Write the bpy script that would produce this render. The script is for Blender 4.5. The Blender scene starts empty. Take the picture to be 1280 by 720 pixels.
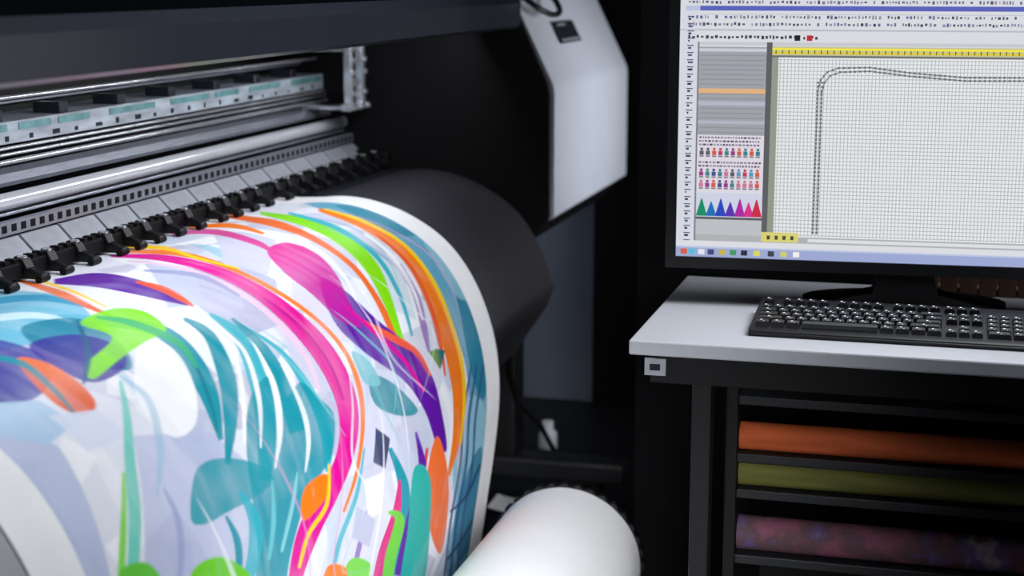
import bpy, bmesh, math, random
import numpy as np
from mathutils import Vector, Matrix
random.seed(4)
S = bpy.context.scene
COL = S.collection
S.view_settings.view_transform = 'Standard'

# ------------------------------------------------------------------ camera
CAMZ = 1.35
F = 2000.0
TH = math.atan(390 / F)
PSI = math.atan(560 / math.hypot(F, 390))
cT, sT, cP, sP = math.cos(TH), math.sin(TH), math.cos(PSI), math.sin(PSI)
def ray(u, v):
    x = u - 640.0; y = 360.0 - v
    Y = F * cT + sT * y; Z = -F * sT + cT * y
    return (x * cP - Y * sP, x * sP + Y * cP, Z)
def atS(u, v, s):
    a, b, c = ray(u, v); return (a / b * s, CAMZ + c / b * s)
cam = bpy.data.cameras.new('camera'); co = bpy.data.objects.new('camera', cam); COL.objects.link(co)
cam.sensor_width = 36; cam.lens = F / 1280 * 36
co.location = (0, 0, CAMZ); co.rotation_euler = (math.pi / 2 - TH, 0, PSI)
cam.clip_start = 0.05
cam.dof.use_dof = True; cam.dof.focus_distance = 2.62; cam.dof.aperture_fstop = 3.2
S.camera = co

# ------------------------------------------------------------------ materials
def lin(c):
    return tuple((x / 255 / 12.92) if x / 255 <= .04045 else ((x / 255 + .055) / 1.055) ** 2.4 for x in c)
def mat(name, rgb, rough=.5, metal=0, var=.08, scale=30, bump=0, spec=.5, stretch=None):
    m = bpy.data.materials.new(name); m.use_nodes = True
    n = m.node_tree.nodes; l = m.node_tree.links; b = n['Principled BSDF']
    b.inputs['Roughness'].default_value = rough; b.inputs['Metallic'].default_value = metal
    b.inputs['Specular IOR Level'].default_value = spec
    tc = n.new('ShaderNodeTexCoord'); mp = n.new('ShaderNodeMapping'); nz = n.new('ShaderNodeTexNoise'); rp = n.new('ShaderNodeValToRGB')
    nz.inputs['Scale'].default_value = scale; nz.inputs['Detail'].default_value = 4
    if stretch: mp.inputs['Scale'].default_value = stretch
    c = lin(rgb)
    rp.color_ramp.elements[0].position = .3; rp.color_ramp.elements[1].position = .7
    rp.color_ramp.elements[0].color = tuple(x * (1 - var) for x in c) + (1,)
    rp.color_ramp.elements[1].color = tuple(min(1, x * (1 + var)) for x in c) + (1,)
    l.new(tc.outputs['Object'], mp.inputs['Vector']); l.new(mp.outputs['Vector'], nz.inputs['Vector'])
    l.new(nz.outputs['Fac'], rp.inputs['Fac']); l.new(rp.outputs['Color'], b.inputs['Base Color'])
    if bump:
        bp = n.new('ShaderNodeBump'); bp.inputs['Strength'].default_value = bump; bp.inputs['Distance'].default_value = .002
        l.new(nz.outputs['Fac'], bp.inputs['Height']); l.new(bp.outputs['Normal'], b.inputs['Normal'])
    return m
def attr_mat(name, emit=False, rough=.42):
    m = bpy.data.materials.new(name); m.use_nodes = True
    n = m.node_tree.nodes; l = m.node_tree.links; b = n['Principled BSDF']
    a = n.new('ShaderNodeAttribute'); a.attribute_name = 'print_colour'
    b.inputs['Roughness'].default_value = rough
    if emit:
        b.inputs['Base Color'].default_value = (.01, .01, .01, 1)
        l.new(a.outputs['Color'], b.inputs['Emission Color']); b.inputs['Emission Strength'].default_value = .97
    else:
        nz = n.new('ShaderNodeTexNoise'); nz.inputs['Scale'].default_value = 14; nz.inputs['Detail'].default_value = 5
        mr = n.new('ShaderNodeMapRange'); mr.inputs['To Min'].default_value = .90; mr.inputs['To Max'].default_value = 1.05
        mx = n.new('ShaderNodeMix'); mx.data_type = 'RGBA'; mx.blend_type = 'MULTIPLY'; mx.inputs[0].default_value = 1
        tc = n.new('ShaderNodeTexCoord')
        l.new(tc.outputs['Object'], nz.inputs['Vector']); l.new(nz.outputs['Fac'], mr.inputs['Value'])
        l.new(a.outputs['Color'], mx.inputs[6]); l.new(mr.outputs['Result'], mx.inputs[7]); l.new(mx.outputs[2], b.inputs['Base Color'])
        b.inputs['Specular IOR Level'].default_value = .35
    return m
M = dict(
    black=mat('black_plastic', (14, 14, 17), .42, spec=.35), deep=mat('deep_black', (5, 5, 7), .6, spec=.2),
    char=mat('charcoal_paint', (42, 45, 54), .28, var=.04), gloss=mat('smoked_window', (8, 9, 12), .08),
    apron=mat('apron_metal', (52, 51, 57), .34, var=.04), light=mat('light_grey_enamel', (198, 202, 212), .4, var=.03, scale=8),
    alu=mat('brushed_aluminium', (160, 163, 176), .28, .65, var=.28, scale=20, stretch=(60, 1, 60)),
    rail=mat('polished_rail', (214, 216, 224), .18, .4, var=.08, scale=20, stretch=(40, 1, 40)),
    chrome=mat('chrome', (215, 217, 225), .14, .75, var=.04), white=mat('white_plastic', (196, 198, 206), .4, var=.06),
    guide=mat('guide_plate_enamel', (146, 148, 158), .35, var=.12), plate=mat('edge_plate_grey', (150, 151, 156), .5, var=.05),
    strip=mat('label_strip', (158, 166, 176), .35, var=.35, scale=9, stretch=(1, 1, 6)),
    teal=mat('teal_strip', (96, 140, 144), .35, var=.3), steel=mat('dark_steel', (52, 54, 62), .3, .6),
    paper=mat('blank_paper', (242, 242, 245), .6, var=.02, scale=6, spec=.2), card=mat('cardboard_core', (150, 118, 84), .8),
    desk=mat('desk_laminate', (168, 170, 177), .38, var=.03, scale=60), frame=mat('desk_frame', (9, 9, 11), .55, spec=.2),
    leg=mat('desk_leg', (14, 14, 17), .55, spec=.2),
    shelf=mat('shelf_board', (24, 25, 28), .5, spec=.3), orange=mat('orange_film', (160, 76, 42), .7, var=.4, scale=8, stretch=(.5, 4, 4), spec=.1),
    olive=mat('olive_film', (84, 84, 42), .7, var=.4, scale=8, stretch=(.5, 4, 4), spec=.1), wood=mat('brown_wood', (96, 68, 54), .7, var=.25, scale=25, stretch=(6, 1, .6)),
    wall=mat('wall_paint', (78, 83, 95), .85, var=.05, scale=4, spec=.1), wallb=mat('partition_black', (4, 4, 6), .85, bump=.2, scale=80, spec=.1),
    floor=mat('floor_vinyl', (18, 19, 22), .5, var=.15, scale=5, spec=.3), ceil=mat('ceiling_paint', (40, 40, 44), .9),
    foot=mat('foot_casting', (26, 27, 31), .4),
    key=mat('key_plastic', (18, 18, 21), .32), legend=mat('key_legend', (205, 207, 212), .6), grey=mat('grey_label', (140, 142, 148), .5),
    lcd=mat('dark_label', (38, 42, 50), .25))
def mottled():
    m = mat('mottled_film', (92, 66, 70), .7, spec=.1); r = [x for x in m.node_tree.nodes if x.type == 'VALTORGB'][0].color_ramp
    for p, c in ((.42, (112, 66, 84)), (.52, (78, 58, 60)), (.6, (82, 66, 104)), (.66, (124, 112, 112))):
        e = r.elements.new(p); e.color = lin(c) + (1,)
    [x for x in m.node_tree.nodes if x.type == 'TEX_NOISE'][0].inputs['Scale'].default_value = 12
    return m
M['mottle'] = mottled()

# ------------------------------------------------------------------ mesh helpers (world coordinates)
def box(bm, x0, x1, y0, y1, z0, z1, bev=0, seg=2, mi=0):
    r = bmesh.ops.create_cube(bm, size=1)
    vs = r['verts']
    for v in vs:
        v.co = Vector((x0 if v.co.x < 0 else x1, y0 if v.co.y < 0 else y1, z0 if v.co.z < 0 else z1))
    if mi:
        for f in {f for v in vs for f in v.link_faces}: f.material_index = mi
    if bev:
        es = list({e for v in vs for e in v.link_edges})
        bmesh.ops.bevel(bm, geom=es, offset=bev, segments=seg, affect='EDGES', profile=.5)
def prism(bm, prof, a, b, axis='y'):
    def P(p, q): return (p[0], q, p[1]) if axis == 'y' else (q, p[0], p[1])
    A = [bm.verts.new(P(p, a)) for p in prof]; B = [bm.verts.new(P(p, b)) for p in prof]
    n = len(prof)
    for i in range(n):
        j = (i + 1) % n; bm.faces.new((A[i], A[j], B[j], B[i]))
    bm.faces.new(A[::-1]); bm.faces.new(B)
    bmesh.ops.recalc_face_normals(bm, faces=bm.faces[:])
def cyl(bm, p0, p1, r, n=24, r2=None):
    p0 = Vector(p0); p1 = Vector(p1); d = p1 - p0
    mt = Matrix.Translation((p0 + p1) / 2) @ d.to_track_quat('Z', 'Y').to_matrix().to_4x4()
    bmesh.ops.create_cone(bm, cap_ends=True, segments=n, radius1=r, radius2=r if r2 is None else r2, depth=d.length, matrix=mt)
def ring(bm, c, ro, ri, y0, y1, n=64):
    L = [[], [], [], []]
    for i in range(n):
        a = 2 * math.pi * i / n
        for k, (r, y) in enumerate(((ro, y0), (ro, y1), (ri, y1), (ri, y0))):
            L[k].append(bm.verts.new((c[0] + r * math.cos(a), y, c[1] + r * math.sin(a))))
    for i in range(n):
        j = (i + 1) % n
        for k in range(4):
            q = (k + 1) % 4; bm.faces.new((L[k][i], L[k][j], L[q][j], L[q][i]))
    bmesh.ops.recalc_face_normals(bm, faces=bm.faces[:])
def tube(bm, pts, r, n=10):
    pts = [Vector(p) for p in pts]; rings = []
    for i, p in enumerate(pts):
        d = (pts[min(i + 1, len(pts) - 1)] - pts[max(i - 1, 0)]).normalized()
        q = d.to_track_quat('Z', 'Y')
        rings.append([bm.verts.new(p + q @ Vector((r * math.cos(2 * math.pi * k / n), r * math.sin(2 * math.pi * k / n), 0))) for k in range(n)])
    for a, b in zip(rings, rings[1:]):
        for k in range(n):
            bm.faces.new((a[k], a[(k + 1) % n], b[(k + 1) % n], b[k]))
    bm.faces.new(rings[0][::-1]); bm.faces.new(rings[-1])
    bmesh.ops.recalc_face_normals(bm, faces=bm.faces[:])
WP = {}
def obj(name, bm, m, parent=None, smooth=False, origin=None):
    vs = [v.co.copy() for v in bm.verts]
    if origin is None:
        origin = Vector((sum(v.x for v in vs) / len(vs), sum(v.y for v in vs) / len(vs), min(v.z for v in vs)))
    origin = Vector(origin)
    bmesh.ops.translate(bm, vec=-origin, verts=bm.verts[:])
    me = bpy.data.meshes.new(name); bm.to_mesh(me); bm.free()
    for x in (m if isinstance(m, (list, tuple)) else [m]): me.materials.append(x)
    if smooth:
        for p in me.polygons: p.use_smooth = True
        try: me.set_sharp_from_angle(angle=math.radians(35))
        except Exception: pass
    o = bpy.data.objects.new(name, me); COL.objects.link(o)
    if parent is not None:
        o.parent = parent; o.location = origin - WP[parent]
    else:
        o.location = origin
    WP[o] = origin
    return o
def tag(o, label, cat, group=None):
    o['label'] = label; o['category'] = cat
    if group: o['group'] = group
    return o
def thing(name, loc, label, cat, group=None):
    o = bpy.data.objects.new(name, None); COL.objects.link(o); o.location = loc; o.empty_display_size = .1
    WP[o] = Vector(loc); return tag(o, label, cat, group)
def struct(name, m, *b):
    bm = bmesh.new(); box(bm, *b); o = obj(name, bm, m); o['kind'] = 'structure'; return o
def N(): return bmesh.new()

# ------------------------------------------------------------------ the room
struct('floor', M['floor'], -2.7, 2.6, -.8, 5.0, -.1, 0)
struct('wall_back', M['wall'], -2.7, 2.6, 4.9, 5.0, 0, 2.9)
struct('wall_left', M['wall'], -2.7, -2.6, -.8, 4.9, 0, 2.9)
struct('ceiling', M['ceil'], -2.7, 2.6, -.8, 5.0, 2.9, 3.0)
struct('wall_partition', M['wallb'], -.60, 2.6, 3.14, 3.2, 0, 2.9)
struct('wall_shade_panel', M['wallb'], -1.065, 2.6, 4.84, 4.9, 0, 2.9)  # black panel added over the back wall where it falls into shade

# ------------------------------------------------------------------ paper profile
SF = 3.2
far = [(392, 247), (430, 244), (470, 250), (515, 268), (560, 300), (592, 345), (612, 395), (622, 440), (625, 490), (621, 540), (614, 590), (605, 650), (597, 700)]
prof = [atS(u, v, SF) for u, v in far]
Z0 = prof[0][1]
prof = [(-1.52, Z0 - .001), (-1.42, Z0)] + prof
P = np.array(prof)
for _ in range(3):
    Q = [P[0]]
    for a, b in zip(P[:-1], P[1:]): Q += [a * .75 + b * .25, a * .25 + b * .75]
    Q.append(P[-1]); P = np.array(Q)
seg = np.hypot(*(np.diff(P, axis=0).T)); arc = np.concatenate([[0], np.cumsum(seg)]); LEN = arc[-1]
NA, NS = 720, 640
aa = np.linspace(0, LEN, NA); PT = np.interp(aa, arc, P[:, 0]); PZ = np.interp(aa, arc, P[:, 1])
ratio = (PZ - CAMZ) / PT
k0 = int(np.argmin(ratio))
def sheet_s(u, v):
    dt, ds, dz = ray(u, v); r = dz / dt
    i = np.interp(r, ratio[k0:], np.arange(k0, NA)); t = np.interp(i, np.arange(NA), PT)
    return i, t / dt * ds
SM = .5 * (sheet_s(0, 555)[1] + sheet_s(98, 715)[1])
S0, S1 = SM - .09, SF
def sheet(u, v):
    i, s = sheet_s(u, v)
    return (i, (s - S0) / (S1 - S0) * (NS - 1))
rng_ = np.random.RandomState(3)
def vnoise(n, m=None):
    m = m or n
    g = rng_.rand(n, m); x = np.linspace(0, n - 1.001, NA); y = np.linspace(0, m - 1.001, NS)
    xi = x.astype(int); yi = y.astype(int); fx = (x - xi)[:, None]; fy = (y - yi)[None, :]
    fx = fx * fx * (3 - 2 * fx); fy = fy * fy * (3 - 2 * fy)
    return (g[np.ix_(xi, yi)] * (1 - fx) + g[np.ix_(xi + 1, yi)] * fx) * (1 - fy) + (g[np.ix_(xi, yi + 1)] * (1 - fx) + g[np.ix_(xi + 1, yi + 1)] * fx) * fy
NZ = .45 * vnoise(12) + .25 * vnoise(40) + .30 * vnoise(9, 120)
IMG = np.empty((NA, NS, 3)); IMG[:] = lin((226, 228, 240))
def catmull(pts, closed, n=8):
    pts = [np.array(p, float) for p in pts]; out = []; m = len(pts)
    rng = range(m) if closed else range(m - 1)
    for i in rng:
        g = (lambda k: pts[k % m]) if closed else (lambda k: pts[max(0, min(m - 1, k))])
        p0, p1, p2, p3 = g(i - 1), g(i), g(i + 1), g(i + 2)
        for k in range(n):
            t = k / n
            out.append(.5 * ((2 * p1) + (-p0 + p2) * t + (2 * p0 - 5 * p1 + 4 * p2 - p3) * t * t + (-p0 + 3 * p1 - 3 * p2 + p3) * t ** 3))
    if not closed: out.append(pts[-1])
    return out
def fill(poly, c, alpha=1, c2=None, grid=False):
    q = np.array(poly if grid else [sheet(u, v) for u, v in poly])
    i0, j0 = np.floor(q.min(0)).astype(int) - 1; i1, j1 = np.ceil(q.max(0)).astype(int) + 2
    i0, j0 = max(i0, 0), max(j0, 0); i1, j1 = min(i1, NA), min(j1, NS)
    if i1 <= i0 or j1 <= j0: return
    cov = np.zeros((i1 - i0, j1 - j0))
    for da, db in ((-.25, -.25), (.25, -.25), (-.25, .25), (.25, .25)):
        I, J = np.meshgrid(np.arange(i0, i1) + da, np.arange(j0, j1) + db, indexing='ij')
        ins = np.zeros(I.shape, bool); x = q[:, 0]; y = q[:, 1]; n = len(q)
        for k in range(n):
            xa, ya, xb, yb = x[k - 1], y[k - 1], x[k], y[k]
            if ya == yb: continue
            ins ^= ((ya > J) != (yb > J)) & (I < (xb - xa) * (J - ya) / (yb - ya) + xa)
        cov += ins * .25
    w = (cov * alpha * np.clip(.66 + .62 * NZ[i0:i1, j0:j1], 0, 1))[..., None]
    base = np.array(lin(c))
    if c2 is not None:
        g = np.linspace(0, 1, i1 - i0)[:, None, None]; base = base * (1 - g) + np.array(lin(c2)) * g
    IMG[i0:i1, j0:j1] = IMG[i0:i1, j0:j1] * (1 - w) + base * w
def blob(pts, c, alpha=1, c2=None): fill([tuple(p) for p in catmull(pts, True)], c, alpha, c2)
def poly(pts, c, alpha=1, c2=None): fill(pts, c, alpha, c2)
def stroke(pts, c, alpha=1, c2=None):
    q = catmull(pts, False); L = []; R = []
    for i, p in enumerate(q):
        d = q[min(i + 1, len(q) - 1)][:2] - q[max(i - 1, 0)][:2]; d = d / (np.hypot(*d) + 1e-9)
        nn = np.array([-d[1], d[0]]) * max(p[2], .5) * .5
        L.append(tuple(p[:2] + nn)); R.append(tuple(p[:2] - nn))
    fill(L + R[::-1], c, alpha, c2)
TEAL = (10, 148, 166); TEAL2 = (58, 178, 194); MAG = (224, 4, 150); PUR = (92, 18, 156); ORA = (250, 124, 18); LIME = (134, 222, 14); YEL = (252, 206, 30); IND = (52, 36, 150); W = (246, 246, 250)
# faceted pale ground of the design
for _ in range(150):
    ci, cj, r = rng_.uniform(60, NA), rng_.uniform(0, NS), rng_.uniform(14, 46)
    a0 = rng_.uniform(0, 6.28); n = rng_.randint(3, 6)
    pts = [(ci + r * rng_.uniform(.6, 1.3) * math.cos(a0 + 6.283 * k / n), cj + r * .9 * rng_.uniform(.6, 1.3) * math.sin(a0 + 6.283 * k / n)) for k in range(n)]
    fill(pts, ((186, 188, 212), (176, 186, 212), (246, 246, 250), (242, 242, 248), (196, 208, 228), (174, 174, 198))[rng_.randint(6)], rng_.uniform(.45, .9), None, True)
def swirls(n, pal, wr, i_lo, i_hi, j_lo, j_hi, al):
    for _ in range(n):
        j = rng_.uniform(j_lo, j_hi); i0_ = rng_.uniform(i_lo, i_hi); L_ = rng_.uniform(90, 240); d1, d2 = rng_.uniform(-45, 45, 2); wd = rng_.uniform(*wr)
        ln = catmull([(i0_, j), (i0_ + L_ * .33, j + d1 * .5), (i0_ + L_ * .66, j + d1), (i0_ + L_, j + d2)], False)
        m_ = len(ln)
        fill([(p[0], p[1] + wd * math.sin(math.pi * k / m_)) for k, p in enumerate(ln)] + [(p[0], p[1] - wd * math.sin(math.pi * k / m_)) for k, p in list(enumerate(ln))[::-1]],
             pal[rng_.randint(len(pal))], rng_.uniform(*al), None, True)
PALE = ((120, 190, 206), (170, 204, 226), (246, 246, 250), (206, 190, 226), (160, 170, 206), (246, 246, 250))
swirls(40, PALE, (3, 9), 60, NA - 150, 0, NS, (.4, .8))
# pale patches
poly([(215, 345), (275, 325), (345, 350), (352, 405), (300, 425), (250, 385)], (176, 176, 206), .85)
poly([(165, 545), (262, 540), (332, 600), (305, 720), (225, 760), (180, 700)], (180, 188, 222), .7)
poly([(430, 470), (480, 455), (525, 500), (505, 585), (452, 600), (430, 560)], (200, 200, 222), .75)
poly([(420, 600), (482, 580), (505, 640), (482, 730), (395, 740)], (210, 211, 227), .65)
poly([(265, 290), (345, 300), (335, 345), (280, 330)], (202, 202, 224))
poly([(350, 400), (400, 440), (415, 490), (370, 480)], (204, 202, 224))
poly([(440, 300), (500, 340), (520, 400), (470, 380)], (212, 222, 234))
poly([(500, 420), (540, 400), (560, 450), (545, 500), (520, 470)], (212, 214, 229))
poly([(360, 330), (420, 380), (440, 430), (400, 420), (365, 370)], (218, 214, 231))
poly([(180, 330), (240, 335), (255, 380), (210, 385)], (192, 197, 220))
poly([(160, 390), (230, 385), (300, 440), (280, 480), (220, 420)], (236, 240, 248))
poly([(410, 500), (440, 510), (445, 560), (415, 570)], (188, 186, 211))
poly([(450, 400), (500, 430), (520, 470), (470, 460)], (184, 186, 208), .8)
poly([(500, 520), (540, 500), (552, 560), (520, 580)], (188, 192, 213), .85)
poly([(380, 290), (440, 310), (450, 350), (400, 330)], (204, 204, 225), .85)
# lavender ground along the near print edge
js = [(ss_ - S0) / (S1 - S0) * (NS - 1) for ss_ in (SM, SM + .07)]
fill([(200, js[0]), (NA - 1, js[0]), (NA - 1, js[1]), (560, js[1] - 14), (480, js[1] + 8), (400, js[1] - 10), (300, js[1] + 6)], (180, 191, 224), .85, None, True)
fill([(420, js[0]), (520, js[0]), (500, js[1] + 10), (440, js[1] - 4)], (212, 220, 240), .9, None, True)
# blue teal border strip by the far margin
blob([(376, 251), (440, 252), (500, 266), (550, 306), (584, 358), (606, 420), (611, 480), (607, 560), (598, 640), (588, 720), (558, 720), (568, 640), (580, 560), (586, 500), (580, 450), (562, 400), (536, 345), (497, 303), (440, 276)], (96, 164, 192))
blob([(568, 350), (593, 390), (609, 450), (604, 500), (590, 470), (580, 420)], (36, 128, 158))
blob([(420, 256), (480, 264), (522, 290), (500, 294), (450, 272)], (56, 138, 164))
blob([(585, 500), (606, 510), (604, 560), (580, 600)], (150, 200, 220))
blob([(580, 600), (602, 560), (594, 660), (574, 700), (568, 660)], (60, 130, 160))
blob([(530, 300), (560, 320), (585, 370), (570, 370), (545, 330)], (150, 196, 214), .7)
for o in (0, 8, 15):
    stroke([(604 - o, 455, 2), (594 - o, 520, 3), (590 - o, 580, 3), (578 - o, 650, 3), (570 - o, 720, 3)], (52, 84, 130))
stroke([(562, 640, 3), (582, 620, 3), (600, 580, 3)], (40, 60, 100)); stroke([(558, 700, 3), (578, 672, 3), (596, 640, 3)], (40, 60, 100))
# orange arc
stroke([(398, 262, 4), (450, 280, 9), (497, 309, 13), (530, 350, 16), (552, 400, 17), (566, 450, 16), (573, 500, 14), (570, 550, 10), (560, 595, 3)], ORA)
stroke([(405, 261, 2), (455, 277, 4), (505, 306, 4), (540, 350, 5), (562, 400, 5), (576, 450, 5), (580, 500, 4), (575, 555, 3)], YEL)
stroke([(470, 292, 2), (510, 330, 5), (536, 380, 6), (550, 430, 5), (556, 470, 2)], (236, 92, 40))
# lime arc and companions
stroke([(285, 270, 5), (345, 280, 9), (395, 300, 7), (440, 332, 6), (470, 372, 7), (497, 424, 9), (522, 455, 6), (540, 490, 3)], (238, 108, 44))
stroke([(325, 266, 4), (385, 279, 11), (432, 302, 16), (465, 335, 17), (484, 375, 12), (500, 420, 7), (520, 470, 3)], LIME)
stroke([(360, 266, 3), (420, 285, 6), (470, 320, 6), (500, 370, 5), (515, 420, 3)], TEAL2)
stroke([(500, 330, 3), (520, 370, 8), (530, 410, 8), (536, 440, 3)], (130, 60, 170), .8)
stroke([(455, 292, 2), (490, 320, 4), (516, 362, 4), (528, 400, 2)], W)
# magenta to purple leaf
blob([(400, 348), (432, 364), (472, 400), (515, 435), (540, 470), (553, 520), (558, 562), (546, 556), (530, 512), (503, 474), (458, 442), (418, 402)], PUR)
blob([(334, 313), (362, 303), (397, 318), (422, 345), (436, 376), (452, 408), (425, 400), (388, 366), (355, 340)], MAG, 1, (180, 22, 160))
stroke([(452, 400, 3), (490, 422, 9), (520, 440, 7), (538, 470, 3)], (240, 90, 60))
stroke([(430, 380, 2), (465, 412, 5), (505, 450, 5), (530, 490, 3)], MAG)
blob([(546, 545), (558, 580), (560, 632), (550, 692), (536, 655), (534, 592)], (238, 108, 44))
stroke([(534, 560, 3), (530, 600, 5), (536, 650, 4)], (210, 40, 60))
# long magenta sweep with its orange outline
stroke([(138, 320, 3), (200, 322, 8), (262, 336, 12), (320, 363, 17), (370, 402, 24), (408, 446, 28), (430, 490, 27), (437, 530, 24), (430, 575, 22), (410, 618, 26), (388, 660, 28), (372, 710, 20), (364, 760, 10)], MAG)
stroke([(145, 314, 4), (230, 318, 6), (310, 345, 5), (382, 388, 5), (428, 434, 5), (449, 482, 6), (454, 532, 5), (446, 592, 4), (430, 640, 3)], ORA)
stroke([(150, 309, 3), (205, 310, 5), (245, 322, 3), (300, 336, 2)], YEL)
stroke([(215, 292, 4), (270, 290, 7), (322, 304, 7), (345, 318, 3)], (214, 70, 150))
stroke([(235, 284, 3), (290, 282, 6), (330, 292, 3)], ORA)
stroke([(355, 300, 3), (395, 312, 5), (430, 345, 4), (445, 375, 2)], W)
stroke([(160, 326, 2), (230, 336, 4), (300, 366, 6), (350, 405, 7), (385, 450, 6), (400, 490, 3)], (236, 200, 226))
stroke([(180, 338, 3), (250, 345, 6), (300, 370, 4)], (130, 140, 190), .7)
stroke([(330, 372, 2), (378, 410, 3), (412, 455, 4), (430, 500, 3)], (160, 10, 130), .6)
# teal mass of drips run together, white drips between
stroke([(72, 398, 12), (130, 402, 12), (195, 412, 16), (232, 442, 25), (260, 490, 24), (276, 550, 6)], TEAL)
stroke([(230, 398, 4), (262, 420, 14), (283, 470, 22), (288, 520, 18), (284, 580, 6)], TEAL)
stroke([(262, 392, 4), (300, 422, 17), (324, 480, 24), (334, 540, 26), (330, 600, 14)], TEAL2)
stroke([(300, 405, 3), (352, 440, 6), (388, 490, 12), (408, 540, 16), (410, 590, 6)], TEAL2)
blob([(312, 500), (336, 470), (356, 498), (376, 478), (402, 500), (418, 520), (416, 566), (396, 602), (378, 640), (362, 700), (350, 770), (318, 760), (322, 690), (316, 630), (308, 560)], TEAL, .95)
blob([(244, 590), (272, 573), (316, 578), (342, 598), (318, 622), (284, 640), (256, 655), (238, 648)], (30, 154, 168), .92)
stroke([(290, 398, 4), (330, 436, 12), (358, 490, 20), (372, 540, 20)], TEAL)
stroke([(300, 616, 6), (318, 650, 16), (316, 700, 16), (300, 750, 10)], TEAL2)
stroke([(282, 645, 3), (296, 675, 9), (298, 712, 8), (290, 745, 3)], TEAL)
stroke([(248, 398, 2), (286, 432, 4), (302, 480, 6), (306, 555, 4)], W)
stroke([(270, 405, 2), (306, 440, 5), (324, 500, 6), (326, 560, 2)], W)
stroke([(318, 430, 2), (342, 480, 7), (350, 535, 8), (344, 585, 2)], W)
stroke([(352, 455, 2), (378, 510, 6), (386, 550, 6), (382, 590, 2)], W, .9)
stroke([(372, 590, 2), (366, 630, 5), (352, 690, 4)], (150, 214, 222), .8)
stroke([(340, 600, 2), (342, 650, 6), (336, 700, 4)], (120, 204, 212), .8)
stroke([(205, 416, 2), (240, 450, 4), (262, 500, 4), (272, 540, 2)], (10, 108, 130), .7)
blob([(462, 470), (490, 478), (522, 512), (502, 520), (470, 506)], (38, 136, 150))
blob([(440, 440), (462, 452), (476, 480), (456, 478)], (130, 190, 200))
poly([(470, 535), (488, 548), (482, 586), (467, 578)], (66, 74, 108))
poly([(536, 440), (545, 436), (556, 438), (550, 462)], (28, 110, 110)); poly([(536, 440), (545, 436), (550, 462)], (120, 160, 40))
blob([(176, 425), (216, 436), (242, 480), (244, 530), (212, 545), (170, 495)], W)
stroke([(150, 470, 3), (185, 500, 8), (200, 560, 10), (196, 620, 4)], (150, 190, 216), .6)
stroke([(204, 610, 3), (222, 650, 8), (226, 700, 8), (220, 740, 4)], (150, 160, 204), .7)
# left cluster
blob([(-40, 372), (55, 366), (112, 392), (92, 425), (30, 432), (-40, 440)], (104, 182, 210))
stroke([(-30, 380, 8), (40, 372, 8), (100, 380, 6), (140, 396, 3)], (40, 150, 190))
stroke([(-30, 400, 10), (40, 394, 8), (90, 402, 4)], (206, 232, 242))
blob([(28, 408), (98, 398), (150, 428), (162, 462), (100, 452), (48, 434)], (22, 128, 156))
stroke([(68, 352, 6), (120, 350, 18), (168, 358, 19), (212, 371, 13), (236, 381, 3)], PUR)
stroke([(170, 352, 3), (203, 361, 8), (228, 374, 7), (242, 383, 2)], (238, 92, 44))
stroke([(22, 350, 3), (78, 368, 9), (128, 391, 4)], (238, 108, 44)); stroke([(40, 348, 2), (90, 364, 4), (134, 384, 2)], YEL)
blob([(-50, 425), (38, 436), (64, 470), (34, 502), (-50, 505)], (66, 66, 158))
blob([(36, 432), (90, 418), (142, 430), (158, 456), (120, 478), (78, 464)], IND)
blob([(100, 404), (140, 386), (182, 390), (208, 412), (182, 427), (152, 447), (116, 474), (108, 455), (140, 422)], LIME)
stroke([(120, 396, 3), (165, 404, 8), (222, 428, 8), (246, 460, 3)], (60, 180, 120))
blob([(20, 449), (60, 454), (100, 479), (120, 507), (98, 519), (58, 496)], (240, 124, 62), 1, (226, 96, 60))
stroke([(-10, 446, 6), (30, 456, 8), (70, 490, 6), (95, 520, 3)], TEAL)
poly([(-20, 505), (48, 500), (92, 530), (60, 556), (-10, 545)], (176, 204, 232))
poly([(60, 520), (120, 512), (160, 545), (110, 565)], (216, 222, 240))
stroke([(150, 476, 4), (158, 520, 10), (162, 580, 14), (168, 650, 16), (164, 740, 14)], (110, 205, 190)); stroke([(154, 590, 4), (154, 650, 8), (150, 740, 10)], (130, 214, 80))
stroke([(96, 400, 3), (110, 440, 8), (104, 480, 4)], (24, 90, 130))
# bottom cluster
blob([(240, 714), (275, 696), (312, 718), (310, 750), (240, 760)], (110, 206, 38))
blob([(150, 714), (185, 704), (205, 740), (160, 760)], (96, 196, 60))
blob([(380, 612), (406, 592), (414, 610), (396, 638), (378, 650)], ORA)
stroke([(412, 580, 3), (409, 630, 5), (386, 668, 5), (374, 710, 4)], YEL)
stroke([(456, 560, 2), (446, 620, 5), (424, 680, 6), (414, 730, 4)], TEAL2, .9)
stroke([(470, 600, 2), (458, 650, 5), (446, 700, 6), (440, 740, 3)], (120, 60, 170), .8)
stroke([(488, 560, 5), (505, 610, 14), (498, 670, 18), (480, 730, 18)], TEAL)
stroke([(500, 600, 3), (496, 640, 10), (480, 690, 12), (470, 730, 10)], (222, 30, 130))
stroke([(520, 540, 3), (528, 590, 10), (514, 650, 12), (500, 720, 14)], PUR)
blob([(518, 585), (538, 600), (534, 700), (520, 760), (500, 740), (510, 660)], (30, 170, 160))
stroke([(486, 640, 4), (500, 650, 12), (488, 700, 14), (484, 740, 12)], (110, 206, 60))
blob([(438, 700), (464, 706), (456, 740), (424, 745)], (120, 210, 70)); blob([(410, 708), (434, 712), (426, 750), (402, 750)], ORA)
poly([(455, 600), (480, 590), (478, 640), (460, 650)], (236, 236, 244))
poly([(446, 632), (470, 650), (462, 684), (440, 672)], (190, 192, 216))
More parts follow.
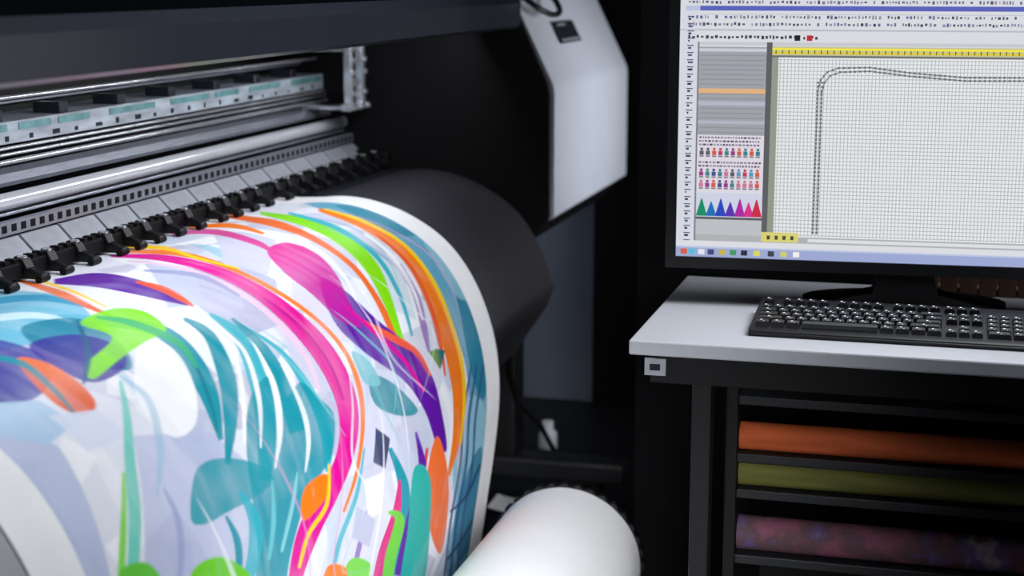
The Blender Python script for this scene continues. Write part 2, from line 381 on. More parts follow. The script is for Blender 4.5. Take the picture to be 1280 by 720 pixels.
# a few overlapping wisps
swirls(16, ((240, 240, 246), (120, 196, 206), (226, 150, 200), (246, 246, 250)), (.8, 2.6), 120, NA - 160, 120, NS, (.4, .8))
# ink bleeds a little into the paper
for _ in range(1):
    pad = np.pad(IMG, ((1, 1), (1, 1), (0, 0)), mode='edge')
    IMG = .5 * IMG + .125 * (pad[:-2, 1:-1] + pad[2:, 1:-1] + pad[1:-1, :-2] + pad[1:-1, 2:])
# unprinted margins
ss = np.linspace(S0, S1, NS)
IMG[:, (ss > 3.10) | (ss < SM)] = lin((242, 242, 245))
co_ = np.empty((NA, NS, 3), np.float32)
wob = .0012 * np.sin(np.linspace(0, 9, NS))[None, :] * np.linspace(0, 1, NA)[:, None]
co_[..., 0] = PT[:, None] + wob; co_[..., 1] = ss[None, :]; co_[..., 2] = PZ[:, None]
bo = np.array([-1.0, 2.4, float(PZ.min())], np.float32); co_ -= bo
me = bpy.data.meshes.new('printed_sheet'); nv = NA * NS; nf = (NA - 1) * (NS - 1)
idx = np.arange(nv).reshape(NA, NS)
quads = np.stack([idx[:-1, :-1], idx[:-1, 1:], idx[1:, 1:], idx[1:, :-1]], -1).reshape(-1, 4).astype(np.int32)
me.vertices.add(nv); me.vertices.foreach_set('co', co_.reshape(-1))
me.loops.add(nf * 4); me.loops.foreach_set('vertex_index', quads.reshape(-1))
me.polygons.add(nf); me.polygons.foreach_set('loop_start', np.arange(0, nf * 4, 4, dtype=np.int32))
me.polygons.foreach_set('use_smooth', np.ones(nf, bool))
me.update(calc_edges=True)
at = me.attributes.new('print_colour', 'FLOAT_COLOR', 'POINT')
rgba = np.ones((nv, 4), np.float32); rgba[:, :3] = IMG.reshape(-1, 3); at.data.foreach_set('color', rgba.reshape(-1))
me.materials.append(attr_mat('printed_paper'))
ban = bpy.data.objects.new('printed_sheet', me); COL.objects.link(ban); ban.location = bo.tolist()
tag(ban, 'wide paper sheet printed with colourful abstract swirls, draping out of the printer', 'print')

# ------------------------------------------------------------------ the printer
pr = thing('wide_format_printer', (-1.4, 2.6, 0), 'black wide format inkjet printer with a light grey end housing and raised lid', 'printer')
YA, YB = 1.2, 3.8
b = N(); prism(b, [(-1.92, .70), (-1.92, 1.43), (-1.66, 1.43), (-1.66, Z0 - .06), (-1.40, Z0 - .06), (-1.40, .70)], YA, YB); obj('main_body', b, M['deep'], pr)
b = N(); box(b, -1.62, -1.31, YA, YB, Z0 - .07, Z0 - .004, .003); obj('platen', b, M['steel'], pr)
ap = [(float(t) - .006, float(z) - .006) for t, z in zip(PT[::8], PZ[::8]) if z > .60 and t > -1.33]
ap += [(-.945, .545), (-1.03, .42), (-1.3, .42), (-1.36, .5), (-1.36, ap[0][1])]
b = N(); prism(b, ap, YA, 3.76); obj('apron', b, M['apron'], pr, True)
# thin grey plate under and beyond the near edge of the sheet
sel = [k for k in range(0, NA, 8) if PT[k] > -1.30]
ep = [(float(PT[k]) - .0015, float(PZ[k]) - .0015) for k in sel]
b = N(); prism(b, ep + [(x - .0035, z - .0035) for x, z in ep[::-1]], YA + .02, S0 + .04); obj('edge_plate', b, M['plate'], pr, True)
# end housings
hp = [(-.95, .762), (-.95, 1.06), (-.955, 1.09), (-1.034, 1.268), (-1.115, 1.43), (-1.92, 1.43), (-1.92, .70), (-1.0, .70)]
def rnd(p0, p1, p2, d, n=6):
    p0, p1, p2 = Vector(p0), Vector(p1), Vector(p2); a = p1 + (p0 - p1).normalized() * d; c = p1 + (p2 - p1).normalized() * d
    return [tuple(a * (1 - t) ** 2 + p1 * 2 * t * (1 - t) + c * t * t) for t in [k / n for k in range(n + 1)]]
def housing(y0, y1, detail):
    b = N(); prism(b, hp, y0, y1)
    h = obj('end_housing', b, M['deep'], pr)
    fp = rnd((-.99, .748), (-.94, .758), (-.94, 1.083), .012) + rnd((-.94, .758), (-.94, 1.083), (-1.028, 1.272), .018) + rnd((-1.028, 1.272), (-1.109, 1.432), (-1.2, 1.437), .02) + [(-1.2, 1.437), (-1.2, 1.42), (-1.115, 1.41), (-1.04, 1.268), (-.965, 1.08), (-.96, .79), (-.99, .775)]
    b = N(); prism(b, fp, y0 + .012, y1 - .004)
    obj('front_panel', b, M['light'], h, True)
    if detail:
        # small dark label window on the sloping face, and the black latch at its top corner
        sl = Vector((-.081, 0, .16)).normalized(); nr = Vector((.16, 0, .081)).normalized()
        def onslope(y, d, h_): return Vector((-1.028, y, 1.272)) + sl * d + nr * h_
        def plate(bm, y0, y1, d0, d1, h0, h1, mi=0):
            vs = [bm.verts.new(onslope(y, d, q)) for q in (h0, h1) for y, d in ((y0, d0), (y1, d0), (y1, d1), (y0, d1))]
            for f in ((0, 1, 2, 3), (7, 6, 5, 4), (0, 4, 5, 1), (1, 5, 6, 2), (2, 6, 7, 3), (3, 7, 4, 0)): bm.faces.new([vs[i] for i in f]).material_index = mi
            bmesh.ops.recalc_face_normals(bm, faces=bm.faces[:])
        b = N(); plate(b, 4.05, 4.27, -.105, -.045, .0, .003); plate(b, 4.08, 4.17, -.057, -.051, .003, .0045, 1); plate(b, 4.06, 4.25, -.10, -.094, .003, .0045, 1)
        obj('label_plate', b, [M['lcd'], M['grey']], h)
        b = N(); lp = [onslope(3.82, .06, .002), onslope(3.82, .02, .02), onslope(3.85, -.02, .036), onslope(3.93, -.04, .042), onslope(4.02, -.03, .04), onslope(4.06, .01, .03), onslope(4.06, .06, .006)]
        lp = [Vector(p) for p in catmull([tuple(p) for p in lp], False, 5)]
        tube(b, lp, .0075); plate(b, 3.815, 3.87, .02, .065, .0, .012); obj('latch', b, M['black'], h, True)
    return h
housing(3.8, 4.72, True)
housing(.5, 1.2, False)
# lid
lid_o = N(); prism(lid_o, [(-1.032, 1.226), (-1.024, 1.232), (-1.022, 1.285), (-1.036, 1.305), (-1.075, 1.30), (-1.075, 1.24)], YA, YB)
lid = obj('lid', lid_o, M['char'], pr, True)
b = N(); prism(b, [(-1.037, 1.304), (-1.115, 1.43), (-1.30, 1.47), (-1.66, 1.47), (-1.66, 1.43), (-1.32, 1.44), (-1.13, 1.405), (-1.075, 1.30)], YA, YB); obj('window', b, M['gloss'], lid)
# interior mechanism (each runs along the printer)
b = N(); box(b, -1.66, -1.56, YA, YB, Z0 - .004, 1.068, .004); obj('beam', b, M['deep'], pr)
b = N(); prism(b, [(-1.56, 1.004), (-1.522, 1.004), (-1.520, 1.011), (-1.527, 1.024), (-1.545, 1.031), (-1.56, 1.031)], YA, YB); obj('carriage_guide', b, M['alu'], pr)
b = N(); cyl(b, (-1.532, YA, 1.042), (-1.532, YB, 1.042), .0045, 16); obj('thin_rail', b, M['chrome'], pr, True)
b = N(); cyl(b, (-1.536, YA, 1.054), (-1.536, YB, 1.054), .003, 16); obj('thin_rail', b, M['chrome'], pr, True)
b = N(); cyl(b, (-1.538, YA, 1.064), (-1.538, YB, 1.064), .003, 16); obj('thin_rail', b, M['chrome'], pr, True)
b = N(); box(b, -1.66, -1.54, YA, YB, 1.070, 1.108, .002)
y = 1.35
while y < 3.6:
    w = random.uniform(.08, .2); box(b, -1.541, -1.538, y, y + w, 1.092, 1.104, mi=1); y += w + random.uniform(.02, .08)
for y in np.arange(1.4, 3.78, .075): box(b, -1.5405, -1.5385, float(y), float(y) + random.choice((.006, .01, .022)), 1.075, 1.081 + random.uniform(0, .005), mi=2)
obj('scale_strip', b, [M['strip'], M['teal'], M['steel']], pr)
b = N(); cyl(b, (-1.49, YA, .987), (-1.49, YB, .987), .014, 32); obj('carriage_rail', b, M['rail'], pr, True)
b = N(); box(b, -1.56, -1.485, YA, YB, .964, .969, .001); obj('rail_support', b, M['alu'], pr)
b = N(); box(b, -1.475, -1.462, YA, YB, .938, .960)
for y in np.arange(1.25, 3.78, .028): box(b, -1.4625, -1.4612, float(y), float(y) + .014, .943, .955, mi=1)
obj('perforated_bar', b, [M['alu'], M['deep']], pr)
y = YA; g0 = None
while y < YB - .05:
    if g0 is None:
        b = N(); prism(b, [(-1.42, Z0 + .012), (-1.462, .934), (-1.468, .934), (-1.432, Z0 + .008)], y + .003, y + .115); g0 = obj('guide_plate', b, M['guide'], pr)
    else:
        c = g0.copy(); COL.objects.link(c); c.location = g0.location + Vector((0, y - YA, 0))
    y += .12
b = N(); box(b, -1.42, -1.39, YA, YB, Z0 + .008, Z0 + .032, .002)
for y in np.arange(1.22, 3.78, .026): box(b, -1.412, -1.394, float(y), float(y) + .012, Z0 + .031, Z0 + .038)
obj('roller_bar', b, M['deep'], pr)
b = N(); box(b, -1.66, -1.6, YA, YB, 1.130, 1.136, .002); obj('lower_slide_bar', b, M['alu'], pr)
b = N(); cyl(b, (-1.56, YA, 1.146), (-1.56, YB, 1.146), .004, 16); obj('thin_rail', b, M['chrome'], pr, True)
b = N(); box(b, -1.66, -1.6, YA, YB, 1.162, 1.167, .002); obj('upper_slide_bar', b, M['alu'], pr)
b = N(); cyl(b, (-1.5, YA, 1.184), (-1.5, YB, 1.184), .004, 12); obj('drive_belt', b, M['steel'], pr)
g0 = None
for y in np.arange(1.3, 3.7, .21):
    if g0 is None:
        b = N(); box(b, -1.60, -1.545, 1.3, 1.33, 1.1085, 1.128, .002); g0 = obj('rail_spacer', b, M['steel'], pr)
    else:
        c = g0.copy(); COL.objects.link(c); c.location = g0.location + Vector((0, float(y) - 1.3, 0))
# pinch rollers, one shared mesh each
PITCH = .08
ry = [1.30 + PITCH * i + random.uniform(-.013, .013) for i in range(32)]
def rollermeshes():
    b = N(); y = ry[0]
    prism(b, [(-1.405, Z0 + .022), (-1.376, Z0 + .022), (-1.356, Z0 + .013), (-1.356, Z0 + .005), (-1.405, Z0 + .005)], y - .007, y + .007)
    prism(b, [(-1.402, Z0 + .037), (-1.388, Z0 + .037), (-1.380, Z0 + .022), (-1.402, Z0 + .022)], y - .011, y + .011)
    bmesh.ops.bevel(b, geom=b.edges[:], offset=.001, segments=1, affect='EDGES')
    a = obj('pinch_roller', b, M['black'], pr)
    b = N(); cyl(b, (-1.36, y - .013, Z0 + .0066), (-1.36, y + .013, Z0 + .0066), .0062, 20); w = obj('wheel', b, M['deep'], a, True)
    b = N(); box(b, -1.401, -1.389, y - .005, y + .005, Z0 + .0365, Z0 + .041, .001); q = obj('spring_clip', b, M['chrome'], a, True)
    return a, (w, q)
pa, kids = rollermeshes()
for y in ry[1:]:
    c = pa.copy(); COL.objects.link(c); c.parent = pr; c.location = pa.location + Vector((0, y - ry[0], 0))
    for k in kids:
        d = k.copy(); COL.objects.link(d); d.parent = c
# chrome bracket of the print carriage
b = N()
for y in (3.655, 3.735):
    box(b, -1.425, -1.405, y - .009, y + .009, 1.04, 1.21, .003)
box(b, -1.43, -1.40, 3.635, 3.755, 1.028, 1.046, .003); box(b, -1.60, -1.41, 3.66, 3.73, 1.17, 1.182, .003); box(b, -1.56, -1.41, 3.67, 3.72, 1.028, 1.038, .002); box(b, -1.424, -1.41, 3.66, 3.73, 1.085, 1.105, .002)
for y in (3.645, 3.695, 3.745): cyl(b, (-1.40, y, 1.037), (-1.394, y, 1.037), .006, 12)
for z in (1.07, 1.12, 1.15, 1.19): cyl(b, (-1.406, 3.655, z), (-1.398, 3.655, z), .006, 12); cyl(b, (-1.406, 3.735, z), (-1.398, 3.735, z), .006, 12)
obj('carriage_bracket', b, M['chrome'], pr)
b = N(); box(b, -1.62, -1.36, 3.775, YB, Z0, Z0 + .04, .008); obj('capping_station', b, M['deep'], pr)
# stand
for y in (1.0, 3.93):
    b = N(); box(b, -1.62, -1.06, y - .05, y + .05, .11, .71, .006); lg = obj('leg', b, M['deep'], pr)
    b = N(); box(b, -1.85, -.77, y - .045, y + .045, .055, .112, .01); ft = obj('foot', b, M['foot'], lg)
    for x in (-1.78, -.86):
        b = N(); cyl(b, (x, y - .018, .028), (x, y + .018, .028), .028, 20); obj('caster', b, M['deep'], lg, True)
b = N(); box(b, -1.55, -1.45, 1.05, 3.88, .3, .38, .006); obj('stand_crossbar', b, M['deep'], pr)
b = N(); tube(b, [(-1.03, 3.72, .44), (-1.05, 3.8, .36), (-1.045, 3.86, .27), (-1.02, 4.0, .17), (-1.0, 4.1, .06), (-1.03, 4.16, .012), (-1.2, 4.2, .01)], .007); obj('power_cord', b, M['deep'], pr, True)

# ------------------------------------------------------------------ floor things by the printer
RC = (-.724, .166)
rl = thing('paper_roll', (RC[0], 2.4, 0), 'large white paper roll lying low in front of the printed sheet', 'paper roll')
b = N(); ring(b, RC, .157, .05, 1.75, 3.05, 96); obj('paper_wrap', b, M['paper'], rl, True)
b = N(); ring(b, RC, .0495, .04, 1.70, 3.12, 32); obj('core', b, M['card'], rl, True)
for y in (1.73, 3.052):
    b = N(); prism(b, [(RC[0] + (.164 if k % 4 < 2 else .158) * math.cos(math.pi * k / 72), RC[1] + (.164 if k % 4 < 2 else .158) * math.sin(math.pi * k / 72)) for k in range(144)], y, y + .018)
    obj('flange', b, M['black'], rl)
BX, BY = -1.09, 4.36
bt = thing('plastic_bottle', (BX, BY, 0), 'small white plastic bottle standing on the dark floor behind the printer foot', 'bottle')
b = N(); cyl(b, (BX, BY, 0), (BX, BY, .045), .027, 24); cyl(b, (BX, BY, .045), (BX, BY, .06), .027, 24, .012); obj('body', b, M['white'], bt, True)
b = N(); cyl(b, (BX, BY, .06), (BX, BY, .08), .016, 20); obj('cap', b, M['white'], bt, True)
b = N()
g = [[b.verts.new((-1.1 + .2 * i / 8, 3.76 + .1 * j / 4, .002 + .012 * (abs(i - 4) / 4) ** 2 + .004 * j / 4)) for j in range(5)] for i in range(9)]
for i in range(8):
    for j in range(4): b.faces.new((g[i][j], g[i + 1][j], g[i + 1][j + 1], g[i][j + 1]))
tag(obj('paper_offcut', b, M['paper'], None, True), 'white paper offcut lying on the floor at the foot of the printer stand', 'paper')

# ------------------------------------------------------------------ desk
DZ = .78; DX0, DX1, DY0, DY1 = -.48, 1.05, 2.45, 3.03
dk = thing('desk', (.28, 2.74, 0), 'office desk with light grey top and black frame carrying the monitor', 'desk')
b = N(); box(b, DX0, DX1, DY0, DY1, DZ - .024, DZ, .003); obj('desktop', b, M['desk'], dk)
b = N(); box(b, DX0 + .03, DX1 - .03, DY0 + .03, DY0 + .05, DZ - .075, DZ - .024, .002); box(b, DX0 + .03, DX1 - .03, DY1 - .05, DY1 - .03, DZ - .075, DZ - .024, .002)
box(b, DX0 + .03, DX0 + .05, DY0 + .05, DY1 - .05, DZ - .075, DZ - .024); box(b, DX1 - .05, DX1 - .03, DY0 + .05, DY1 - .05, DZ - .075, DZ - .024); obj('frame', b, M['frame'], dk)
for x in (-.385, .95):
    for y in (2.50, 2.93):
        b = N(); box(b, x, x + .032, y, y + .04, 0, DZ - .07, .004); obj('leg', b, M['leg'], dk)
b = N()
x0, z1 = atS(806, 447, 2.476); x1, z0 = atS(832, 470, 2.476)
box(b, x0, x1, 2.474, 2.481, z0, z1, .001); br = obj('corner_bracket', b, M['grey'], dk)
b = N(); w = (x1 - x0) * .26; box(b, x0 + w, x1 - w, 2.472, 2.4745, z0 + w, z1 - w); obj('bracket_hole', b, M['black'], br)
# rack under the desk
RX0, RX1, RY0, RY1 = -.335, .92, 2.56, 2.98
rk = thing('shelf_rack', (.3, 2.77, 0), 'low black shelf rack under the desk holding coloured film rolls', 'shelf')
for x in (RX0, RX1):
    b = N(); box(b, x, x + .018, RY0, RY1, 0, .69, .002); obj('side_panel', b, M['frame'], rk)
b = N(); box(b, RX0 + .018, RX1, RY1 - .012, RY1, .02, .69); obj('back_panel', b, M['deep'], rk)
SH = [.655, .556, .494, .379, .06]
for z in SH:
    t = .016 if z > .3 else .03
    b = N(); box(b, RX0 + .018, RX1, RY0 + .004, RY1 - .012, z, z + t, .002); obj('shelf', b, M['shelf'], rk)
def film(z, r, m, label, y):
    f = thing('film_roll', (.29, y, z), label, 'film roll', 'coloured film rolls on the rack')
    b = N(); cyl(b, (-.3155, y, z + r), (.9185, y, z + r), r, 40); o = obj('film', b, m, f, True)
    b = N(); cyl(b, (-.3165, y, z + r), (.9195, y, z + r), r * .55, 24); obj('core', b, M['card'], f, True)
film(.572, .0235, M['orange'], 'orange film roll lying on the upper shelf of the rack', 2.595)
film(.510, .021, M['olive'], 'olive yellow film roll lying between the orange roll and the mottled roll', 2.595)
film(.395, .029, M['mottle'], 'mottled pink and purple film roll on the lowest filled shelf', 2.60)

# ------------------------------------------------------------------ monitor
MS = 2.75
def X(u): return atS(u, 160, MS)[0]
def Zs(v): return atS(850, v, MS)[1]
sx0 = X(844); sz0 = Zs(320); sz1 = Zs(-14); sx1 = sx0 + (sz1 - sz0) * 16 / 9; mcx = (sx0 + sx1) / 2
mo = thing('computer_monitor', (mcx, MS + .06, DZ), 'large black flat monitor showing design software with a grid canvas', 'monitor')
B = .018; BB = .02
b = N(); box(b, sx0 - B, sx1 + B, MS + .002, MS + .04, sz0 - BB, sz1 + B, .004); box(b, mcx - .25, mcx + .25, MS + .04, MS + .075, sz0 + .05, sz1 - .08, .012)
for (a, c, d, e) in ((sx0 - B, sx0, sz0 - BB, sz1 + B), (sx1, sx1 + B, sz0 - BB, sz1 + B), (sx0, sx1, sz0 - BB, sz0), (sx0, sx1, sz1, sz1 + B)):
    box(b, a, c, MS - .006, MS + .004, d, e)
obj('casing', b, M['black'], mo)
nk = mcx - .015
b = N(); prism(b, [(nk - .045, sz0 - .015), (nk + .045, sz0 - .015), (nk + .055, DZ + .032), (nk + .15, DZ + .009), (nk - .15, DZ + .009), (nk - .055, DZ + .032)], MS + .0, MS + .07)
prism(b, [(nk - .04, sz0 - .02), (nk + .04, sz0 - .02), (nk + .04, sz0 + .12), (nk - .04, sz0 + .12)], MS + .04, MS + .08); obj('neck', b, M['deep'], mo)
b = N(); prism(b, [(nk + .175 * math.cos(a), MS + .075 + .10 * math.sin(a)) for a in [2 * math.pi * k / 40 for k in range(40)]], 0, 1)
for v in b.verts: v.co = Vector((v.co.x, v.co.z, DZ if v.co.y < .5 else DZ + .010))
bmesh.ops.recalc_face_normals(b, faces=b.faces[:]); obj('base', b, M['deep'], mo)
# screen picture: flat coloured facets in one mesh
QV = []; QC = []
def quad(p, c, L):
    y = MS - .0001 - L * .00012
    QV.append([(x, y, z) for x, z in p]); QC.append(lin(c) + (1,))
def R(u0, v0, u1, v1, c, L=1):
    xa, xb, za, zb = X(u0), X(u1), Zs(v1), Zs(v0)
    xa, xb = max(sx0, xa), min(sx1, xb)
    if xb > xa: quad([(xa, za), (xb, za), (xb, zb), (xa, zb)], c, L)
def line(pts, w, c, L):
    for (a, b_) in zip(pts, pts[1:]):
        A = Vector((X(a[0]), Zs(a[1]))); Bv = Vector((X(b_[0]), Zs(b_[1]))); d = (Bv - A).normalized(); n = Vector((-d.y, d.x)) * w * .0006
        quad([tuple(A - n), tuple(Bv - n), tuple(Bv + n), tuple(A + n)], c, L)
UE = 1500
R(800, -20, UE, 325, (218, 220, 226), 0)
R(800, -20, UE, -2, (70, 90, 190)); R(868, 7, UE, 13, (88, 98, 186)); R(850, 7, 868, 13, (190, 192, 226))
R(800, 36, UE, 38, (184, 188, 200)); R(868, 52, UE, 56, (200, 202, 208)); R(868, 17, UE, 18, (192, 196, 210))
for row, (v, ue) in enumerate(((2.5, 1460), (21, 1260), (30, 1460), (46, 1012))):
    u = 854
    while u < ue:
        w = random.uniform(1.2, 3.6); g = random.choice(((82, 84, 100), (120, 122, 140), (150, 140, 166), (100, 108, 150), (60, 64, 82)))
        if row == 3: g = (60, 60, 70); w = random.uniform(2, 4)
        R(u, v - random.uniform(1, 2.6), u + w, v + random.uniform(.7, 2.4), g, 2); u += w + (random.uniform(1.2, 3) if random.random() < .9 else 8)
R(1000, 43, 1007, 50, (196, 40, 50), 3); R(985, 43, 992, 50, (30, 30, 36), 3)
# tool column
R(846, 15, 866, 308, (214, 217, 228))
for v in range(20, 306, 9):
    R(853, v, 861, v + 1.2, (50, 54, 80), 2); R(854, v + 2.5, 855.5 + random.uniform(0, 5), v + 5, random.choice(((40, 44, 70), (90, 96, 130), (60, 60, 70))), 2)
R(866, 52, 868, 308, (120, 124, 134), 2)
# docked panels
R(868, 58, 951, 168, (160, 163, 170)); 
for v in range(62, 166, 6): R(870, v, 949, v + 1.4, (142, 145, 154), 2)
R(868, 60, 951, 64, (200, 204, 214), 3); R(868, 110, 951, 116, (226, 178, 130), 3); R(868, 126, 951, 131, (182, 184, 202), 3); R(868, 150, 951, 154, (178, 182, 196), 3)
R(868, 168, 951, 238, (222, 216, 226))
pal = ((190, 60, 90), (70, 80, 140), (200, 120, 150), (60, 130, 140), (150, 60, 130), (90, 90, 100), (210, 90, 70), (90, 150, 190))
for v in (170, 174.5, 179, 201, 205.5): 
    u = 870
    while u < 946:
        w = random.uniform(1.6, 4); R(u, v, u + w, v + 2.2, random.choice(((70, 72, 90), (120, 110, 130), (150, 140, 160))), 2); u += w + 1.3
for v in (184, 210, 224):
    for k in range(10):
        u = 871 + k * 7.8; c = random.choice(pal)
        R(u + 1, v, u + 4.2, v + 3.4, c, 2); R(u, v + 3.8, u + 5.2, v + 9, c, 2); R(u, v + 9.6, u + 5.2, v + 11.4, (120, 116, 130), 2)
R(868, 240, 951, 270, (206, 212, 230))
for k, (u, c) in enumerate(((875, (20, 140, 100)), (887, (30, 110, 180)), (899, (40, 70, 190)), (911, (90, 50, 176)), (923, (170, 40, 160)), (934, (214, 50, 140)), (944, (206, 40, 70)))):
    quad([(X(u - 7), Zs(269)), (X(u + 7), Zs(269)), (X(u + .5), Zs(247 + k % 2 * 4)), (X(u - .5), Zs(247 + k % 2 * 4))], c, 3)
R(868, 270, 951, 273, (90, 92, 100), 3); R(868, 273, 951, 298, (190, 192, 198))
R(951, 52, 958, 300, (92, 94, 98), 2)
# canvas
R(958, 57, UE, 71, (198, 196, 150), 2); R(958, 59, UE, 61.5, (244, 232, 60), 3); R(958, 63.5, UE, 66, (222, 204, 40), 3)
u = 962
while u < UE - 90: R(u, 61.5, u + 1.2, 66, (80, 74, 20), 4); u += 8
R(958, 68, 966, 290, (150, 152, 140), 3); R(958, 68, UE, 70.5, (110, 112, 112), 4)
R(966, 70.5, UE, 292, (232, 235, 237), 2)
u = 968
while u < UE - 10: R(u, 72, u + .85, 291, (174, 178, 182), 3); u += 4.6
v = 73
while v < 291: R(966, v, UE, v + .85, (176, 180, 184), 3); v += 4.6
# outline being drawn on the canvas
pa1 = [(1016, 288), (1016, 200), (1016, 112), (1019, 98), (1027, 88), (1041, 83), (1080, 82), (1130, 88), (1200, 93), (1300, 92), (1450, 84)]
pa2 = [(1021, 288), (1021, 200), (1021, 113), (1024, 101), (1031, 92.5), (1043, 88), (1080, 86.5), (1130, 92), (1200, 97), (1300, 96), (1450, 88)]
line(pa1, 1.8, (136, 138, 142), 4); line(pa2, 1.8, (136, 138, 142), 4)
for v in range(100, 288, 5): R(1014.6, v, 1017.4, v + 2.4, (108, 110, 114), 5); R(1019.6, v, 1022.4, v + 2.4, (108, 110, 114), 5)
for pth in (pa1, pa2):
    for a_, c_ in zip(pth[2:], pth[3:]):
        n_ = max(1, int(math.hypot(c_[0] - a_[0], c_[1] - a_[1]) / 6))
        for k in range(n_):
            u, v = a_[0] + (c_[0] - a_[0]) * k / n_, a_[1] + (c_[1] - a_[1]) * k / n_
            R(u - 1.3, v - 1.3, u + 1.3, v + 1.3, (108, 110, 114), 5)
# bottom bars
R(868, 292, UE, 300, (176, 178, 182), 3); R(951, 287, 998, 299, (216, 210, 120), 4)
for u in (958, 968, 978, 988): R(u, 291, u + 4, 296, (70, 70, 40), 5)
R(1010, 294, 1290, 298, (222, 224, 228), 4)
R(800, 300, UE, 307, (220, 222, 228), 3); R(800, 307, UE, 325, (158, 170, 212), 3); R(800, 307, UE, 309, (188, 198, 228), 4)
for u, c in ((850, (220, 90, 60)), (860, (80, 190, 220)), (872, (230, 230, 240)), (884, (60, 70, 120)), (898, (200, 180, 60)), (912, (70, 150, 90)), (926, (40, 40, 60)), (942, (220, 214, 90)), (960, (60, 60, 80)), (976, (210, 205, 110)), (992, (240, 240, 240))): R(u, 310.5, u + 8, 317, c, 5)
vs = [p for q in QV for p in q]; so = Vector((mcx, MS, sz0)); me = bpy.data.meshes.new('screen')
me.from_pydata([tuple(Vector(p) - so) for p in vs], [], [tuple(range(4 * i, 4 * i + 4)) for i in range(len(QV))]); me.update()
at = me.attributes.new('print_colour', 'FLOAT_COLOR', 'POINT')
at.data.foreach_set('color', np.repeat(np.array(QC, np.float32), 4, 0).reshape(-1)); me.materials.append(attr_mat('screen_glow', True, .3))
so_ = bpy.data.objects.new('screen', me); COL.objects.link(so_); so_.parent = mo; so_.location = so - WP[mo]
mo.rotation_euler = (0, 0, math.radians(4)); mo.location.y += .03

# ------------------------------------------------------------------ keyboard
KX0, KX1, KY0, KY1 = -.30, .165, 2.53, 2.712
kb = thing('keyboard', ((KX0 + KX1) / 2, (KY0 + KY1) / 2, DZ), 'black full size keyboard lying on the desk in front of the monitor', 'keyboard')
b = N(); prism(b, [(KY0, DZ), (KY0 - .002, DZ + .008), (KY0 + .006, DZ + .014), (KY1 - .004, DZ + .030), (KY1, DZ + .024), (KY1, DZ)], KX0, KX1, 'x')
bmesh.ops.bevel(b, geom=b.edges[:], offset=.002, segments=2, affect='EDGES'); obj('case', b, M['black'], kb, True)
PU = .0196; PV = .0214; kcache = {}; tilt = math.atan(.016 / .172)
def key(xc, yc, w):
    k = w
    if k not in kcache:
        b = N(); hw = w * PU / 2 - .0012; hd = PV / 2 - .0014
        vs = [b.verts.new((sx * hw * q, sy * hd * q, z)) for z, q in ((0, 1), (.0085, .86 if w < 3 else .98)) for sx, sy in ((-1, -1), (1, -1), (1, 1), (-1, 1))]
        for f in ((3, 2, 1, 0), (4, 5, 6, 7), (0, 1, 5, 4), (1, 2, 6, 5), (2, 3, 7, 6), (3, 0, 4, 7)): b.faces.new([vs[i] for i in f])
        bmesh.ops.bevel(b, geom=[e for e in b.edges if e.verts[0].co.z > .004 and e.verts[1].co.z > .004], offset=.001, segments=2, affect='EDGES')
        if w < 3:
            for x0_, x1_, y0_, y1_ in ((-.0042, -.0008, .0012, .0052), (.0012, .0026, -.0044, -.0016)):
                f = b.faces.new([b.verts.new(p) for p in ((x0_, y0_, .00865), (x1_, y0_, .00865), (x1_, y1_, .00865), (x0_, y1_, .00865))]); f.material_index = 1
        me = bpy.data.meshes.new('key'); b.to_mesh(me); b.free(); me.materials.append(M['key']); me.materials.append(M['legend']); kcache[k] = me
    o = bpy.data.objects.new('key', kcache[k]); COL.objects.link(o); o.parent = kb
    z = DZ + .0135 + (yc - KY0 - .006) / (KY1 - KY0 - .01) * .016
    o.location = Vector((xc, yc, z)) - WP[kb]; o.rotation_euler = (tilt, 0, 0)
def krow(x, y, ws):
    for w in ws:
        if w > 0: key(x + w * PU / 2, y, w)
        x += abs(w) * PU
LX = KX0 + .008; RY = [KY0 + .021 + PV * i for i in range(5)]; FY = KY0 + .021 + PV * 5 + .017
krow(LX, FY, [1, -.6, 1, 1, 1, 1, -.6, 1, 1, 1, 1, -.6, 1, 1, 1, 1, -.2, 1, 1, 1])
krow(LX, RY[4], [1] * 13 + [2, -.2, 1, 1, 1, -.2, 1, 1, 1, 1])
krow(LX, RY[3], [1.5] + [1] * 12 + [1.5, -.2, 1, 1, 1, -.2, 1, 1, 1])
krow(LX, RY[2], [1.75] + [1] * 11 + [2.25, -3.4, 1, 1, 1])
krow(LX, RY[1], [2.25] + [1] * 10 + [2.75, -1.2, 1, -1.2, 1, 1, 1])
krow(LX, RY[0], [1.25, 1.25, 1.25, 6.25, 1.25, 1.25, 1.25, 1.25, -.2, 1, 1, 1, -.2, 2, 1])
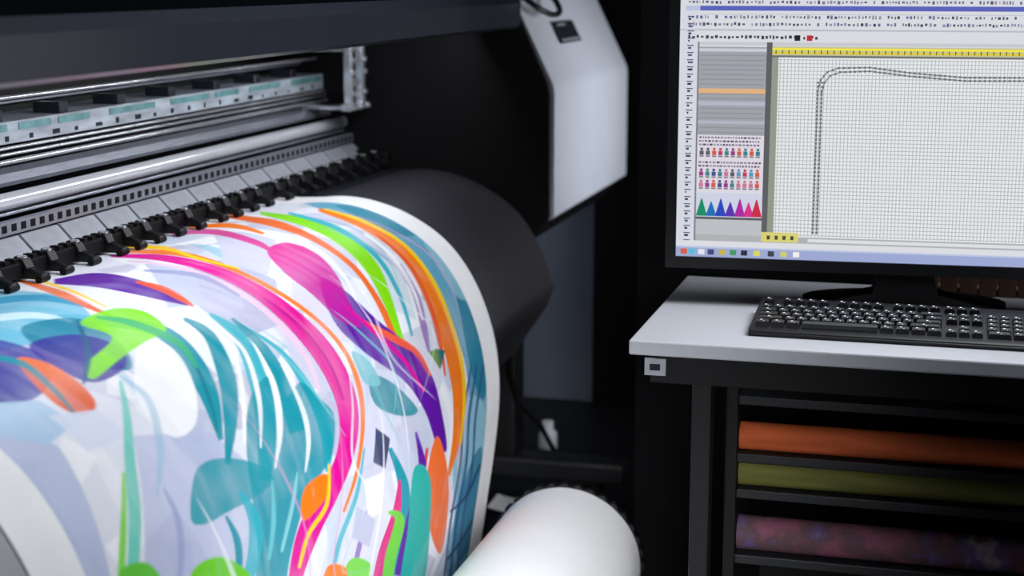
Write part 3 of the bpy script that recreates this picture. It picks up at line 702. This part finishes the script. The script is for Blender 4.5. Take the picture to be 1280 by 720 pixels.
# wooden tray behind the monitor
wt = thing('wooden_tray', (.2, 2.99, DZ), 'low brown slatted wooden tray on the desk behind the monitor', 'tray')
s0 = None
for i in range(14):
    if s0 is None:
        b = N(); box(b, -.04, -.01, 2.965, 2.973, DZ, DZ + .045, .002); s0 = obj('front_slat', b, M['wood'], wt)
    else:
        c = s0.copy(); COL.objects.link(c); c.location = s0.location + Vector((i * .034, 0, 0))
b = N(); box(b, -.04, .436, 2.973, 3.025, DZ, DZ + .012); box(b, -.04, .436, 3.017, 3.025, DZ, DZ + .045); box(b, -.04, -.03, 2.973, 3.017, DZ, DZ + .045); box(b, .426, .436, 2.973, 3.017, DZ, DZ + .045); obj('body', b, M['wood'], wt)

# ------------------------------------------------------------------ light
w = bpy.data.worlds.new('world'); S.world = w; w.use_nodes = True
w.node_tree.nodes['Background'].inputs[0].default_value = (.5, .6, .85, 1); w.node_tree.nodes['Background'].inputs[1].default_value = .02
def area(name, loc, tgt, sx, sy, e, c=(1, 1, 1), spread=180):
    l = bpy.data.lights.new(name, 'AREA'); l.shape = 'RECTANGLE'; l.size = sx; l.size_y = sy; l.energy = e; l.color = c; l.spread = math.radians(spread)
    o = bpy.data.objects.new(name, l); COL.objects.link(o); o.location = loc
    o.rotation_euler = (Vector(tgt) - Vector(loc)).to_track_quat('-Z', 'Y').to_euler(); return o
area('key_light', (.3, 2.3, 2.5), (-1.0, 2.6, .6), 1.1, 1.1, 31, (.94, .97, 1))
area('fill_light', (.35, 2.6, 1.75), (-.95, 2.3, .4), .5, .5, 5, (.94, .97, 1), 100)
area('low_fill', (-.05, .85, .8), (-.76, 2.7, .2), .7, .7, 4.2, (.96, .98, 1), 30)  # unseen light added low in front to brighten the paper roll
area('housing_fill', (.1, 4.25, 1.0), (-.98, 4.28, 1.0), .6, .6, 5.4, (.92, .95, 1), 110)  # unseen light added behind the partition to brighten the end housing
pl = area('printer_lamp', (-1.13, 2.55, 1.225), (-1.45, 2.55, .95), 2.3, .03, 6.5, (.93, .96, 1))
d = (Vector((-1.45, 0, 1.03)) - Vector((-1.13, 0, 1.225))).normalized()
xa = Vector((0, 1, 0)); za = -d; ya = za.cross(xa)
pl.rotation_euler = Matrix((xa, ya, za)).transposed().to_euler()
area('wall_light', (-1.4, 4.5, .62), (-1.35, 4.9, .45), .3, .2, .75, (.82, .89, 1))
